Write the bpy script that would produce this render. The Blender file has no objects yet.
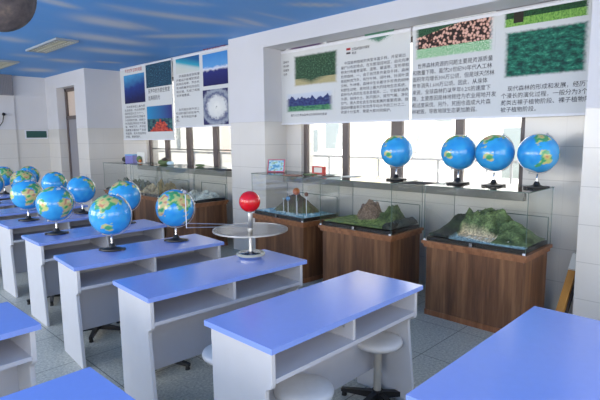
import bpy, bmesh, math, random
from mathutils import Vector, Matrix, noise
random.seed(7)
S = bpy.context.scene
COL = S.collection
PI = math.pi
R_ = math.radians

# ---------------------------------------------------------------- camera
F_PX, PITCH, ROLL, YAW, CAM_H = 492.08, .1294, -.0094, .7931, 1.6486
fw = Vector((math.sin(YAW)*math.cos(PITCH), math.cos(YAW)*math.cos(PITCH), -math.sin(PITCH)))
rt = Vector((math.cos(YAW), -math.sin(YAW), 0))
up = rt.cross(fw)
rt, up = rt*math.cos(ROLL)+up*math.sin(ROLL), -rt*math.sin(ROLL)+up*math.cos(ROLL)
cd = bpy.data.cameras.new('camera'); cam = bpy.data.objects.new('camera', cd); COL.objects.link(cam)
cd.sensor_width = 36; cd.lens = F_PX*36/600; cd.clip_start = .05
cam.matrix_world = Matrix(((rt.x, up.x, -fw.x, 0), (rt.y, up.y, -fw.y, 0), (rt.z, up.z, -fw.z, CAM_H), (0, 0, 0, 1)))
S.camera = cam

def at(px, py, **k):
    """world point on a plane x=, y= or z= seen along a direction of the 600x400 survey photo"""
    d = fw + rt*((px-300)/F_PX) - up*((py-200)/F_PX)
    a = list(k)[0]; i = 'xyz'.index(a); c = Vector((0, 0, CAM_H))
    return c + d*((k[a]-c[i])/d[i])

# ---------------------------------------------------------------- world, sun, daylight, exposure
S.view_settings.view_transform = 'Standard'; S.view_settings.look = 'None'
S.view_settings.gamma = 1; S.view_settings.use_curve_mapping = False
S.view_settings.exposure = 0.45
S.cycles.transparent_max_bounces = 32; S.cycles.max_bounces = 8; S.cycles.use_denoising = True
S.cycles.sample_clamp_indirect = 6
w = bpy.data.worlds.new('world'); S.world = w; w.use_nodes = True
bg = w.node_tree.nodes['Background']
bg.inputs[0].default_value = (.97, .98, 1, 1); bg.inputs[1].default_value = 3.0
sd = bpy.data.lights.new('sun', 'SUN'); sun = bpy.data.objects.new('sun', sd); COL.objects.link(sun)
sd.energy = 2.8; sd.angle = R_(3); sd.color = (1, .96, .9)
sun.rotation_euler = (R_(25), R_(-48), 0)
def area(name, loc, rot, sx, sy, e, col=(1, 1, 1)):
    l = bpy.data.lights.new(name, 'AREA'); l.shape = 'RECTANGLE'; l.size = sx; l.size_y = sy; l.energy = e; l.color = col
    o = bpy.data.objects.new(name, l); COL.objects.link(o); o.location = loc; o.rotation_euler = rot
    return o
# daylight entering by the windows of the opposite side of the room and by the ones behind the photographer
for k in range(4):
    area('daylight', (-3.1, 0.4+3.1*k, 1.8), (R_(104), 0, R_(-90)), 2.2, 1.7, (68, 84, 92, 100)[k], (1, .965, .91))
area('daylight', (-.6, -1.7, 1.9), (R_(102), 0, 0), 3.6, 1.7, 62, (1, .965, .91))
area('daylight', (2.9, -1.7, 1.9), (R_(102), 0, 0), 2.2, 1.7, 26, (1, .965, .91))

# ---------------------------------------------------------------- materials
def srgb(r, g, b):
    f = lambda c: (c/255/12.92 if c/255 <= .04045 else ((c/255+.055)/1.055)**2.4)
    return (f(r), f(g), f(b), 1)
class NT:
    def __init__(s, name):
        s.m = bpy.data.materials.new(name); s.m.use_nodes = True; s.t = s.m.node_tree
        s.b = s.t.nodes['Principled BSDF']; s.o = s.t.nodes['Material Output']
    def n(s, typ, **k):
        x = s.t.nodes.new('ShaderNode'+typ)
        for a, v in k.items(): setattr(x, a, v)
        return x
    def l(s, a, b): s.t.links.new(a, b)
    def math(s, op, a, b=None, c=None):
        x = s.n('Math', operation=op)
        for i, v in enumerate((a, b, c)):
            if v is None: continue
            if isinstance(v, (int, float)): x.inputs[i].default_value = v
            else: s.l(v, x.inputs[i])
        return x.outputs[0]
    def mix(s, fac, a, b):
        x = s.n('Mix', data_type='RGBA')
        for i, v in ((0, fac), (6, a), (7, b)):
            if isinstance(v, (int, float, tuple)): x.inputs[i].default_value = v
            else: s.l(v, x.inputs[i])
        return x.outputs[2]
    def ramp(s, fac, stops, interp='LINEAR'):
        x = s.n('ValToRGB'); x.color_ramp.interpolation = interp
        e = x.color_ramp.elements
        e[0].position, e[0].color = stops[0]; e[1].position, e[1].color = stops[-1]
        for p, c in stops[1:-1]:
            q = e.new(p); q.color = c
        s.l(fac, x.inputs[0]); return x.outputs[0]
    def pos(s):
        g = s.n('NewGeometry'); return g.outputs['Position']
    def sep(s, v):
        x = s.n('SeparateXYZ'); s.l(v, x.inputs[0]); return x.outputs
    def noise(s, vec, scale, detail=3, rough=.5, mp=None):
        if mp is not None:
            q = s.n('Mapping'); q.inputs['Scale'].default_value = mp; s.l(vec, q.inputs[0]); vec = q.outputs[0]
        x = s.n('TexNoise'); x.inputs['Scale'].default_value = scale; x.inputs['Detail'].default_value = detail
        x.inputs['Roughness'].default_value = rough; s.l(vec, x.inputs['Vector']); return x.outputs[0]
    def base(s, c):
        if isinstance(c, tuple): s.b.inputs['Base Color'].default_value = c
        else: s.l(c, s.b.inputs['Base Color'])
    def set(s, **k):
        for a, v in k.items(): s.b.inputs[a.replace('_', ' ')].default_value = v
        return s

def plain(name, c, rough=.5, metal=0, var=.06, scale=30, coat=0):
    t = NT(name)
    obj_ = t.n('TexCoord').outputs['Object']
    f = t.noise(obj_, scale, 2)
    d = tuple(max(0, v*(1-var)) for v in c[:3])+(1,); e = tuple(min(1, v*(1+var)) for v in c[:3])+(1,)
    t.base(t.mix(f, d, e)); t.set(Roughness=rough, Metallic=metal, Coat_Weight=coat, Coat_Roughness=.22 if name == 'blue_laminate' else .05)
    return t.m

M = {}
M['blue_top'] = plain('blue_laminate', srgb(128, 154, 228), .24, var=.03, coat=.5)
M['grey_lam'] = plain('grey_laminate', srgb(196, 197, 202), .42, var=.03, scale=12)
M['grey_dark'] = plain('modesty_laminate', srgb(188, 190, 200), .45, var=.03, scale=12)
M['black'] = plain('black_plastic', srgb(26, 26, 28), .4)
M['white_pl'] = plain('white_plastic', srgb(225, 226, 232), .35)
M['chrome'] = plain('chrome', srgb(205, 205, 208), .22, 1)
M['alu'] = plain('satin_metal', srgb(190, 190, 188), .35, .8)
M['cream_tube'] = plain('pale_tube', srgb(196, 192, 184), .3, .5)
M['dark_frame'] = plain('dark_window_frame', srgb(98, 88, 86), .5)
M['stone'] = plain('granite_sill', srgb(126, 124, 118), .35, var=.25, scale=60)
M['sill_top'] = plain('sill_tile', srgb(228, 222, 205), .4)
M['red'] = plain('red_lacquer', srgb(214, 18, 22), .18, coat=.5)
M['redm'] = plain('red_plastic', srgb(205, 45, 40), .4)
M['paper'] = plain('paper', srgb(232, 232, 225), .7)
M['ice'] = plain('pale_blue_ice', srgb(205, 228, 236), .4)
M['water'] = plain('model_water', srgb(88, 152, 178), .25, var=.15, scale=14)
M['ink'] = plain('ink', srgb(70, 70, 76), .8)
M['redink'] = plain('red_ink', srgb(170, 40, 50), .8)
M['sign'] = plain('green_sign', srgb(40, 84, 80), .5)
M['outer_white'] = plain('outer_render', srgb(238, 234, 226), .8)
M['outer_cream'] = plain('outer_cream', srgb(232, 216, 180), .8)
M['outer_glass'] = plain('outer_window', srgb(120, 128, 128), .3)
M['outer_grey'] = plain('outer_ground', srgb(196, 194, 188), .9)
M['rail'] = plain('rail_metal', srgb(150, 152, 155), .5)
M['rim'] = plain('fixture_rim', srgb(150, 158, 165), .5)
M['louvre'] = plain('fixture_louvre', srgb(190, 190, 175), .4, .2)
M['backing'] = plain('fixture_back', srgb(92, 92, 84), .8)
M['orange'] = plain('orange_paint', srgb(206, 120, 60), .5, var=.3, scale=60)
M['lblue'] = plain('light_blue_paint', srgb(100, 160, 214), .4, var=.2, scale=50)
M['brownp'] = plain('brown_paint', srgb(138, 92, 76), .5, var=.2, scale=50)
M['purple'] = plain('violet_paint', srgb(120, 118, 185), .5, var=.2)
M['greenp'] = plain('green_paint', srgb(98, 118, 76), .6, var=.4, scale=40)
M['yellow_wood'] = plain('yellow_wood', srgb(186, 132, 58), .45, var=.2, scale=8)
M['dark_wood'] = plain('dark_panel', srgb(52, 42, 40), .5)
M['ac_grey'] = plain('grey_grille', srgb(148, 146, 152), .5)
M['curtain'] = plain('cream_door_leaf', srgb(224, 205, 190), .6)
M['seat_white'] = plain('seat_vinyl', srgb(214, 214, 216), .35)
M['pinkr'] = plain('pink_frame', srgb(190, 90, 110), .4)
M['blind'] = plain('blind_fabric_plain', srgb(214, 216, 216), .8, var=.02)

def wall_mat():
    t = NT('painted_and_tiled_wall'); p = t.pos(); x, y, z = t.sep(p)
    below = t.math('LESS_THAN', z, 1.845)
    u = t.math('ADD', x, y)
    gz = t.math('PINGPONG', t.math('SUBTRACT', z, 1.845-.31*8), .155)     # 0 on every joint
    gu = t.math('PINGPONG', u, .31)
    g = t.math('MAXIMUM', t.math('LESS_THAN', gz, .0032), t.math('MULTIPLY', t.math('LESS_THAN', gu, .0022), .3))
    n = t.noise(p, 1.6, 3)
    tile = t.mix(n, srgb(216, 212, 206), srgb(226, 222, 216))
    tile = t.mix(g, tile, srgb(196, 192, 186))
    paint = t.mix(t.noise(p, 2.5, 2), srgb(212, 211, 214), srgb(219, 218, 221))
    t.base(t.mix(below, paint, tile))
    t.l(t.math('SUBTRACT', .7, t.math('MULTIPLY', below, .5)), t.b.inputs['Roughness'])
    return t.m
M['wall'] = wall_mat()
M['paint'] = plain('white_paint', srgb(216, 215, 218), .7, var=.02, scale=3)

def floor_mat():
    t = NT('speckled_granite_tiles'); p = t.pos(); x, y, z = t.sep(p)
    a = t.math('PINGPONG', t.math('SUBTRACT', x, 3.17-6), .3)
    b = t.math('PINGPONG', t.math('SUBTRACT', y, 1.845-6), .3)
    g = t.math('LESS_THAN', t.math('MINIMUM', a, b), .0035)
    n1 = t.noise(p, 55, 4, .75); n2 = t.noise(p, 2.2, 3)
    c = t.ramp(n1, [(.3, srgb(128, 128, 120)), (.5, srgb(182, 181, 170)), (.72, srgb(222, 220, 206))])
    c = t.mix(t.math('MULTIPLY', n2, .35), c, srgb(156, 156, 146))
    t.base(t.mix(g, c, srgb(104, 104, 98)))
    t.set(Roughness=.38)
    return t.m
M['floor'] = floor_mat()

def ceiling_mat():
    t = NT('painted_sky_ceiling'); p = t.pos()
    at_ = t.n('Attribute', attribute_name='cloud').outputs['Fac']
    n1 = t.noise(p, 1.1, 3, .5, (.8, 1.8, 1)); n2 = t.noise(p, .35, 3, .5, (.5, 1.2, 1))
    f = t.math('MULTIPLY', at_, t.math('ADD', .5, t.math('MULTIPLY', n1, 1.0)))
    wsp = t.math('MULTIPLY', t.math('SUBTRACT', n1, .56), .9)
    f = t.math('MAXIMUM', f, wsp); f = t.math('MINIMUM', t.math('MAXIMUM', f, 0), .86)
    blue = t.mix(n2, srgb(66, 138, 216), srgb(92, 164, 230))
    t.base(t.mix(f, blue, srgb(196, 200, 212))); t.set(Roughness=.55)
    return t.m
M['ceiling'] = ceiling_mat()

def wood_mat(name, dark, mid, light):
    t = NT(name); p = t.n('TexCoord').outputs['Object']
    x, y, z = t.sep(p)
    c = t.n('CombineXYZ'); t.l(t.math('ADD', x, y), c.inputs[0]); t.l(t.math('MULTIPLY', z, .07), c.inputs[2])
    a = t.noise(c.outputs[0], 16, 3, .55); b = t.noise(c.outputs[0], 75, 2, .6)
    f = t.math('ADD', t.math('MULTIPLY', a, .75), t.math('MULTIPLY', b, .25))
    t.base(t.ramp(f, [(.33, dark), (.5, mid), (.68, light)])); t.set(Roughness=.38)
    return t.m
M['wood'] = wood_mat('striped_walnut_veneer', srgb(82, 54, 38), srgb(112, 76, 52), srgb(142, 102, 70))
M['wood_rim'] = wood_mat('walnut_rim', srgb(112, 70, 45), srgb(140, 92, 60), srgb(160, 112, 78))

def glass_mat(name, tint, refl, rough=.03):
    t = NT(name); t.t.nodes.remove(t.b)
    tr = t.n('BsdfTransparent'); tr.inputs[0].default_value = tint
    gl = t.n('BsdfGlossy'); gl.inputs['Roughness'].default_value = rough
    lw = t.n('Fresnel'); lw.inputs[0].default_value = 1.45
    mx = t.n('MixShader'); t.l(t.math('MULTIPLY', lw.outputs[0], refl), mx.inputs[0])
    t.l(tr.outputs[0], mx.inputs[1]); t.l(gl.outputs[0], mx.inputs[2]); t.l(mx.outputs[0], t.o.inputs[0])
    return t.m
M['glass'] = glass_mat('case_glass', (.988, .996, .992, 1), .2)
M['glass_top'] = glass_mat('case_top_glass', (.984, .994, .989, 1), .95)
M['winglass'] = glass_mat('window_glass', (.97, .98, .98, 1), .8)
M['acrylic'] = glass_mat('orrery_disc_acrylic', (.66, .71, .80, 1), 1.6, .2)
M['glass_edge'] = plain('green_glass_edge', srgb(92, 112, 104), .2)

def globe_mat():
    t = NT('printed_globe_map')
    a = t.n('Attribute', attribute_name='map').outputs['Color']
    n = t.noise(t.n('TexCoord').outputs['Object'], 26, 3)
    t.base(t.mix(t.math('MULTIPLY', n, .18), a, srgb(120, 200, 240)))
    t.set(Roughness=.2, Coat_Weight=.4, Coat_Roughness=.08)
    return t.m
M['globe'] = globe_mat()

def attr_mat(name, attr, rough=.8, ns=60):
    t = NT(name); a = t.n('Attribute', attribute_name=attr).outputs['Color']
    n = t.noise(t.n('TexCoord').outputs['Object'], ns, 4, .7)
    mm = t.n('Mix', data_type='RGBA', blend_type='MULTIPLY'); mm.inputs[0].default_value = .75
    t.l(a, mm.inputs[6]); t.l(t.ramp(n, [(.36, (.22, .22, .22, 1)), (.64, (1.7, 1.7, 1.7, 1))]), mm.inputs[7])
    t.base(mm.outputs[2]); t.set(Roughness=rough); return t.m
M['terrain'] = attr_mat('model_terrain', 'tint')

# printed pictures: Generated coordinates, u left->right, v bottom->top
def picture(name, fn, feather=.09, asp=1, ragged=.05, bgc=srgb(214, 216, 216)):
    t = NT(name); g = t.sep(t.n('TexCoord').outputs['Generated'])
    u = t.math('SUBTRACT', 1, g[1]); v = g[2]
    cc = t.n('CombineXYZ'); t.l(t.math('MULTIPLY', u, asp), cc.inputs[0]); t.l(v, cc.inputs[1]); uv = cc.outputs[0]
    col = fn(t, u, v, uv)
    if feather:
        e = t.math('MINIMUM', t.math('MINIMUM', u, t.math('SUBTRACT', 1, u)), t.math('MINIMUM', v, t.math('SUBTRACT', 1, v)))
        e = t.math('ADD', e, t.math('MULTIPLY', t.math('SUBTRACT', t.noise(uv, 14, 3), .5), ragged))
        k = t.n('MapRange'); k.interpolation_type = 'SMOOTHSTEP'; k.inputs[1].default_value = .01; k.inputs[2].default_value = feather
        t.l(e, k.inputs[0]); col = t.mix(k.outputs[0], bgc, col)
    t.base(col); t.set(Roughness=.8); return t.m
def p_forest(t, u, v, uv):
    n = t.noise(uv, 22, 5, .7, (1, 1.4, 1))
    c = t.ramp(n, [(.3, srgb(14, 34, 28)), (.5, srgb(38, 74, 52)), (.72, srgb(112, 148, 112))])
    low = t.math('ADD', t.math('MULTIPLY', t.math('SUBTRACT', .2, v), 6), t.math('MULTIPLY', t.math('ABSOLUTE', t.math('SUBTRACT', u, .42)), 3.2))
    f = t.math('MULTIPLY', t.math('MINIMUM', t.math('MAXIMUM', low, 0), 1), t.math('LESS_THAN', v, .26))
    return t.mix(f, c, t.mix(n, srgb(150, 140, 96), srgb(200, 190, 150)))
def p_hills(t, u, v, uv):
    n = t.noise(uv, 9, 4, .6, (1, 1.2, 1)); nu = t.noise(uv, 4.5, 2, .5, (1, 0, 0))
    ridge = t.math('LESS_THAN', v, t.math('ADD', .3, t.math('MULTIPLY', nu, .8)))
    sky = t.mix(v, srgb(150, 170, 210), srgb(205, 212, 220))
    hill = t.ramp(n, [(.3, srgb(28, 34, 84)), (.55, srgb(54, 66, 120)), (.75, srgb(84, 110, 140))])
    c = t.mix(ridge, sky, hill)
    return t.mix(t.math('LESS_THAN', t.math('ADD', v, t.math('MULTIPLY', n, .2)), .42), c, t.ramp(n, [(.35, srgb(30, 90, 74)), (.6, srgb(88, 150, 104))]))
def p_logs(t, u, v, uv):
    vo = t.n('TexVoronoi'); vo.inputs['Scale'].default_value = 13
    q = t.n('Mapping'); q.inputs['Scale'].default_value = (1.2, 1, 1); t.l(uv, q.inputs[0]); t.l(q.outputs[0], vo.inputs['Vector'])
    logc = t.ramp(vo.outputs['Distance'], [(.0, srgb(232, 190, 176)), (.44, srgb(212, 168, 150)), (.52, srgb(120, 80, 70)), (.66, srgb(40, 30, 30))])
    n = t.noise(uv, 34, 4, .7)
    grass = t.ramp(n, [(.38, srgb(70, 140, 92)), (.5, srgb(140, 198, 146)), (.6, srgb(226, 232, 214))])
    dark = t.ramp(n, [(.4, srgb(18, 52, 40)), (.65, srgb(60, 112, 78))])
    d = t.math('ADD', v, t.math('MULTIPLY', n, .1))
    c = t.mix(t.math('LESS_THAN', d, .36), logc, grass)
    up_ = t.math('GREATER_THAN', d, t.math('ADD', .66, t.math('MULTIPLY', u, .45)))
    return t.mix(up_, c, dark)
def p_fern(t, u, v, uv):
    n = t.noise(uv, 8, 5, .7, (.7, 1.5, 1)); m = t.noise(uv, 5, 2)
    c = t.ramp(n, [(.34, srgb(20, 40, 46)), (.48, srgb(22, 92, 76)), (.6, srgb(46, 140, 112)), (.76, srgb(128, 198, 160))])
    return t.mix(t.math('MULTIPLY', m, .35), c, srgb(20, 60, 58))
def p_tree(t, u, v, uv):
    n = t.noise(uv, 10, 4, .7, (1, .6, 1))
    c = t.mix(t.math('GREATER_THAN', v, .5), t.ramp(n, [(.35, srgb(72, 128, 52)), (.65, srgb(150, 198, 96))]), t.ramp(n, [(.35, srgb(16, 44, 30)), (.65, srgb(38, 92, 50))]))
    tr = t.math('MULTIPLY', t.math('LESS_THAN', t.math('ABSOLUTE', t.math('SUBTRACT', u, .2)), .06), t.math('GREATER_THAN', v, .22))
    return t.mix(tr, c, srgb(46, 40, 32))
def p_leafspray(t, u, v, uv):
    n = t.noise(uv, 16, 4, .7)
    f = t.math('GREATER_THAN', t.math('ADD', v, t.math('MULTIPLY', t.math('SUBTRACT', n, .5), 1.6)), t.math('ADD', .1, t.math('MULTIPLY', t.math('ABSOLUTE', t.math('SUBTRACT', u, .5)), 1.1)))
    return t.mix(f, srgb(214, 216, 216), t.ramp(n, [(.4, srgb(34, 84, 66)), (.7, srgb(118, 172, 146))]))
def p_band(t, u, v, uv): return t.mix(t.noise(uv, 6, 2), srgb(30, 34, 92), srgb(120, 92, 110))
def p_deep(t, u, v, uv):
    n = t.noise(uv, 7, 3); f = t.math('ADD', v, t.math('MULTIPLY', t.math('SUBTRACT', n, .5), .25)); f = t.math('SUBTRACT', f, t.math('MULTIPLY', u, .2))
    return t.ramp(f, [(.0, srgb(18, 20, 76)), (.45, srgb(26, 54, 128)), (.9, srgb(70, 150, 200))])
def p_plankton(t, u, v, uv):
    n = t.noise(uv, 26, 3, .7)
    return t.ramp(n, [(.4, srgb(12, 30, 66)), (.56, srgb(24, 76, 100)), (.68, srgb(104, 160, 176))])
def p_reef(t, u, v, uv):
    n = t.noise(uv, 9, 4, .7); m = t.noise(uv, 4, 2)
    sea = t.mix(u, srgb(40, 140, 190), srgb(52, 46, 120)); co = t.ramp(n, [(.35, srgb(60, 40, 60)), (.5, srgb(190, 62, 46)), (.65, srgb(214, 110, 86))])
    dark = t.ramp(n, [(.4, srgb(16, 40, 70)), (.7, srgb(84, 140, 130))])
    d = t.math('SUBTRACT', t.math('ADD', .32, t.math('MULTIPLY', n, .55)), t.math('MULTIPLY', t.math('ABSOLUTE', t.math('SUBTRACT', u, .55)), 1.1))
    c = t.mix(t.math('LESS_THAN', v, .5), sea, dark)
    return t.mix(t.math('LESS_THAN', t.math('ADD', v, t.math('MULTIPLY', m, .2)), d), c, co)
def p_beach(t, u, v, uv):
    f = t.math('SUBTRACT', t.math('ADD', v, t.math('MULTIPLY', u, .55)), .25)
    return t.ramp(f, [(.2, srgb(205, 210, 205)), (.42, srgb(186, 205, 205)), (.6, srgb(48, 160, 186)), (1, srgb(30, 92, 150))])
def p_wave(t, u, v, uv):
    n = t.noise(uv, 8, 4, .6); f = t.math('ADD', v, t.math('MULTIPLY', t.math('SUBTRACT', n, .5), .22))
    return t.ramp(f, [(.0, srgb(24, 24, 88)), (.44, srgb(34, 40, 112)), (.52, srgb(224, 226, 236)), (.6, srgb(92, 156, 214)), (1, srgb(62, 136, 206))])
def p_hurricane(t, u, v, uv):
    n = t.noise(uv, 8, 4, .7); du = t.math('SUBTRACT', u, .55); dv = t.math('SUBTRACT', v, .5)
    d = t.math('SQRT', t.math('ADD', t.math('MULTIPLY', du, du), t.math('MULTIPLY', t.math('MULTIPLY', dv, dv), 1.5)))
    f = t.math('ADD', d, t.math('MULTIPLY', t.math('SUBTRACT', n, .5), .35))
    return t.ramp(f, [(.0, srgb(128, 136, 140)), (.035, srgb(232, 232, 228)), (.34, srgb(214, 216, 216)), (.46, srgb(84, 92, 128)), (.58, srgb(160, 168, 180)), (.68, srgb(40, 40, 92))])
for k, fn, fe in (('forest', p_forest, .09), ('hills', p_hills, .12), ('logs', p_logs, .08), ('fern', p_fern, .08), ('tree', p_tree, .06), ('spray', p_leafspray, 0), ('band', p_band, .2),
                  ('deep', p_deep, 0), ('plankton', p_plankton, 0), ('reef', p_reef, 0), ('beach', p_beach, 0), ('wave', p_wave, 0), ('hurricane', p_hurricane, 0)):
    M[k] = picture('printed_'+fn.__name__[2:], fn, fe, {'forest': 1.4, 'hills': 2.2, 'logs': 2.0, 'fern': 1.9, 'tree': 4.5, 'spray': 2.5}.get(k, 1))
def ball_mat():
    t = NT('mottled_grey_brown_ball'); p = t.n('TexCoord').outputs['Object']
    t.base(t.ramp(t.noise(p, 9, 4, .6), [(.3, srgb(62, 56, 60)), (.55, srgb(98, 88, 86)), (.75, srgb(140, 122, 108))])); t.set(Roughness=.7)
    return t.m
M['ball'] = ball_mat()
def frame_pic(t_name='tablet_picture'):
    t = NT(t_name); p = t.n('TexCoord').outputs['Generated']
    t.base(t.ramp(t.noise(p, 4, 3), [(.4, srgb(80, 150, 190)), (.55, srgb(190, 225, 232)), (.7, srgb(120, 150, 90))])); return t.m
M['tabpic'] = frame_pic()

# ---------------------------------------------------------------- mesh helpers
def link(name, bm, mat, parent=None, loc=None, smooth=False, autosm=False):
    me = bpy.data.meshes.new(name); bm.to_mesh(me); bm.free()
    me.materials.append(M[mat] if isinstance(mat, str) else mat)
    o = bpy.data.objects.new(name, me); COL.objects.link(o)
    if parent: o.parent = parent
    if loc is not None: o.location = loc
    if smooth:
        for p in me.polygons: p.use_smooth = True
        if autosm:
            try: me.set_sharp_from_angle(angle=R_(35))
            except Exception: pass
    return o
def box(bm, x0, x1, y0, y1, z0, z1, mtx=None):
    vs = [bm.verts.new((x, y, z)) for z in (z0, z1) for y in (y0, y1) for x in (x0, x1)]
    for f in ((0, 2, 3, 1), (4, 5, 7, 6), (0, 1, 5, 4), (2, 6, 7, 3), (0, 4, 6, 2), (1, 3, 7, 5)): bm.faces.new([vs[i] for i in f])
    if mtx:
        for v in vs: v.co = mtx @ v.co
    return vs
def boxes(*bs):
    bm = bmesh.new()
    for b in bs: box(bm, *b)
    return bm
def bev(bm, r, seg=2, angle=.6):
    es = [e for e in bm.edges if len(e.link_faces) == 2 and e.calc_face_angle(0) > angle]
    bmesh.ops.bevel(bm, geom=es, offset=r, segments=seg, affect='EDGES', profile=.5); return bm
def tube(bm, p0, p1, r0, r1=None, n=14):
    p0 = Vector(p0); p1 = Vector(p1); r1 = r0 if r1 is None else r1
    d = (p1-p0).normalized(); a = d.orthogonal().normalized(); b = d.cross(a)
    A = [bm.verts.new(p0+(a*math.cos(t)+b*math.sin(t))*r0) for t in [2*PI*i/n for i in range(n)]]
    B = [bm.verts.new(p1+(a*math.cos(t)+b*math.sin(t))*r1) for t in [2*PI*i/n for i in range(n)]]
    for i in range(n): bm.faces.new((A[i], A[(i+1) % n], B[(i+1) % n], B[i]))
    bm.faces.new(A[::-1]); bm.faces.new(B); return bm
def lathe(prof, n=32, bm=None, c=(0, 0, 0)):
    bm = bm or bmesh.new(); rings = []
    for r, z in prof:
        rings.append([bm.verts.new((c[0]+r*math.cos(2*PI*i/n), c[1]+r*math.sin(2*PI*i/n), c[2]+z)) for i in range(n)] if r > 1e-6 else [bm.verts.new((c[0], c[1], c[2]+z))])
    for A, B in zip(rings, rings[1:]):
        if len(A) == 1 and len(B) == 1: continue
        for i in range(n):
            j = (i+1) % n
            if len(A) == 1: bm.faces.new((A[0], B[j], B[i]))
            elif len(B) == 1: bm.faces.new((A[i], A[j], B[0]))
            else: bm.faces.new((A[i], A[j], B[j], B[i]))
    bmesh.ops.recalc_face_normals(bm, faces=bm.faces); return bm
def prism(pts, x0, x1, bm=None):
    """polygon in (y, z) extruded along x"""
    bm = bm or bmesh.new()
    A = [bm.verts.new((x0, y, z)) for y, z in pts]; B = [bm.verts.new((x1, y, z)) for y, z in pts]
    bm.faces.new(A); bm.faces.new(B[::-1])
    for i in range(len(pts)): bm.faces.new((A[i], B[i], B[(i+1) % len(pts)], A[(i+1) % len(pts)]))
    bmesh.ops.recalc_face_normals(bm, faces=bm.faces); return bm
def ball(bm, c, r, u=20, v=12, sc=(1, 1, 1)):
    bmesh.ops.create_uvsphere(bm, u_segments=u, v_segments=v, radius=r, matrix=Matrix.Translation(c) @ Matrix.Diagonal((*sc, 1))); return bm
def ring(bm, R, r, a0, a1, n=28, m=8, mtx=Matrix()):
    """arc of a torus in the local xz plane"""
    prev = None; first = None
    for i in range(n+1):
        a = a0+(a1-a0)*i/n; c = Vector((R*math.cos(a), 0, R*math.sin(a))); e = c.normalized()
        vs = [bm.verts.new(mtx @ (c+e*(r*math.cos(2*PI*k/m))+Vector((0, 2.2*r*math.sin(2*PI*k/m), 0)))) for k in range(m)]
        if prev:
            for k in range(m): bm.faces.new((prev[k], prev[(k+1) % m], vs[(k+1) % m], vs[k]))
        else: first = vs
        prev = vs
    bm.faces.new(first[::-1]); bm.faces.new(prev); return bm
def tag(o, label, cat, group=None, kind=None):
    o['label'] = label; o['category'] = cat
    if group: o['group'] = group
    if kind: o['kind'] = kind
    return o
def empty(name, loc, rz, label, cat, group=None):
    o = bpy.data.objects.new(name, None); COL.objects.link(o); o.location = loc; o.rotation_euler = (0, 0, rz); o.empty_display_size = .1
    return tag(o, label, cat, group)
def struct(name, bm, mat, parent=None):
    o = link(name, bm, mat, parent)
    if not parent: o['kind'] = 'structure'
    return o
def copy_tree(o, parent=None):
    c = o.copy(); COL.objects.link(c)
    if parent: c.parent = parent
    for ch in list(o.children): copy_tree(ch, c)
    return c
def dup(o, loc, rz, label):
    c = copy_tree(o); c.location = loc; c.rotation_euler = (0, 0, rz); c['label'] = label; return c

# ---------------------------------------------------------------- room shell
H = 3.0; XP = 4.40; XW = 4.80; YF = 12.05
XL, YB = -3.3, -1.9
struct('floor', boxes((XL, 5.05, YB, YF+.2, -.1, 0)), 'floor')
# ceiling grid with painted clouds
clouds = [((30, -4), (80, 9), 5, .8), ((70, 15), (150, 30), 8, .95), ((62, 32), (152, 46), 7, .9), ((-5, 36), (30, 43), 6, .6), ((75, 48), (150, 55), 4.5, .9),
          ((45, 59), (82, 63), 4, .75), ((18, 69), (55, 71), 4, .9), ((95, 62), (122, 63), 1.6, .9), ((110, 8), (245, 26), 5, .85), ((110, 18), (160, 32), 5, .7), ((138, 37), (228, 35), 4, .85),
          ((98, 34), (152, 47), 4, .5), ((285, 4), (345, 5), 4, .85), ((228, 17), (266, 27), 4, .7), ((10, 54), (48, 57), 3.5, .5), ((150, 1), (215, 5), 4, .6), ((95, 4), (150, 12), 4, .5), ((250, 12), (300, 22), 2.5, .35), ((170, 48), (225, 44), 1.5, .3)]
cw = []
for a, b, th, inten in clouds:
    A = at(*a, z=H); B = at(*b, z=H); m = at((a[0]+b[0])/2, (a[1]+b[1])/2+th/2, z=H); c = (A+B)/2
    d = B-A; L = d.length/2; d.normalize(); nrm = Vector((-d.y, d.x, 0)); wd = max(.05, abs((m-c).dot(nrm)))
    cw.append((c, d, nrm, L*.95, wd, inten))
bm = bmesh.new(); nx, ny = 118, 190
lay = bm.verts.layers.float.new('cloud'); gv = []
for j in range(ny+1):
    row = []
    for i in range(nx+1):
        x = XL+(5.05-XL)*i/nx; y = YB+(YF+.2-YB)*j/ny; v = bm.verts.new((x, y, H)); f = 0
        wob = noise.noise(Vector((x*.9, y*.9, 3)))*.10
        for c, d, nr, L, wd, it in cw:
            q = v.co-c; s = q.dot(d)/L; t_ = (q.dot(nr)+wob)/wd
            e = abs(s)**3+t_*t_
            if e < 6: f = max(f, it*math.exp(-e*1.1))
        v[lay] = f; row.append(v)
    gv.append(row)
for j in range(ny):
    for i in range(nx): bm.faces.new((gv[j][i], gv[j+1][i], gv[j+1][i+1], gv[j][i+1]))
ext = bmesh.ops.extrude_face_region(bm, geom=list(bm.faces)); bmesh.ops.translate(bm, verts=[g for g in ext['geom'] if isinstance(g, bmesh.types.BMVert)], vec=(0, 0, .15))
struct('ceiling', bm, 'ceiling')

# window wall: near bay opening y 1.76..4.70, far bay opening 5.95..8.92, both z 1.10..2.72
Z0, Z1 = 1.10, 2.72
P0, P1 = 4.98, 5.72       # pilaster
struct('wall_windows', boxes((XW, 5.05, YB, YF, 0, Z0), (XW, 5.05, YB, YF, Z1, H), (XW, 5.05, YB, 1.76, Z0, Z1), (XW, 5.05, 4.70, 5.85, Z0, Z1), (XW, 5.05, 8.93, YF, Z0, Z1)), 'wall')
struct('trim_1', boxes((XP, XW, P0, P1, 0, H)), 'wall')             # pilaster between bays
struct('trim_2', boxes((XP, XW, -1.0, 1.155, 0, H)), 'wall')        # near pilaster at the right edge
struct('trim_3', boxes((XP, XW, 1.155, P0, 2.80, H)), 'paint')      # beam above the near blinds
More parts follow.
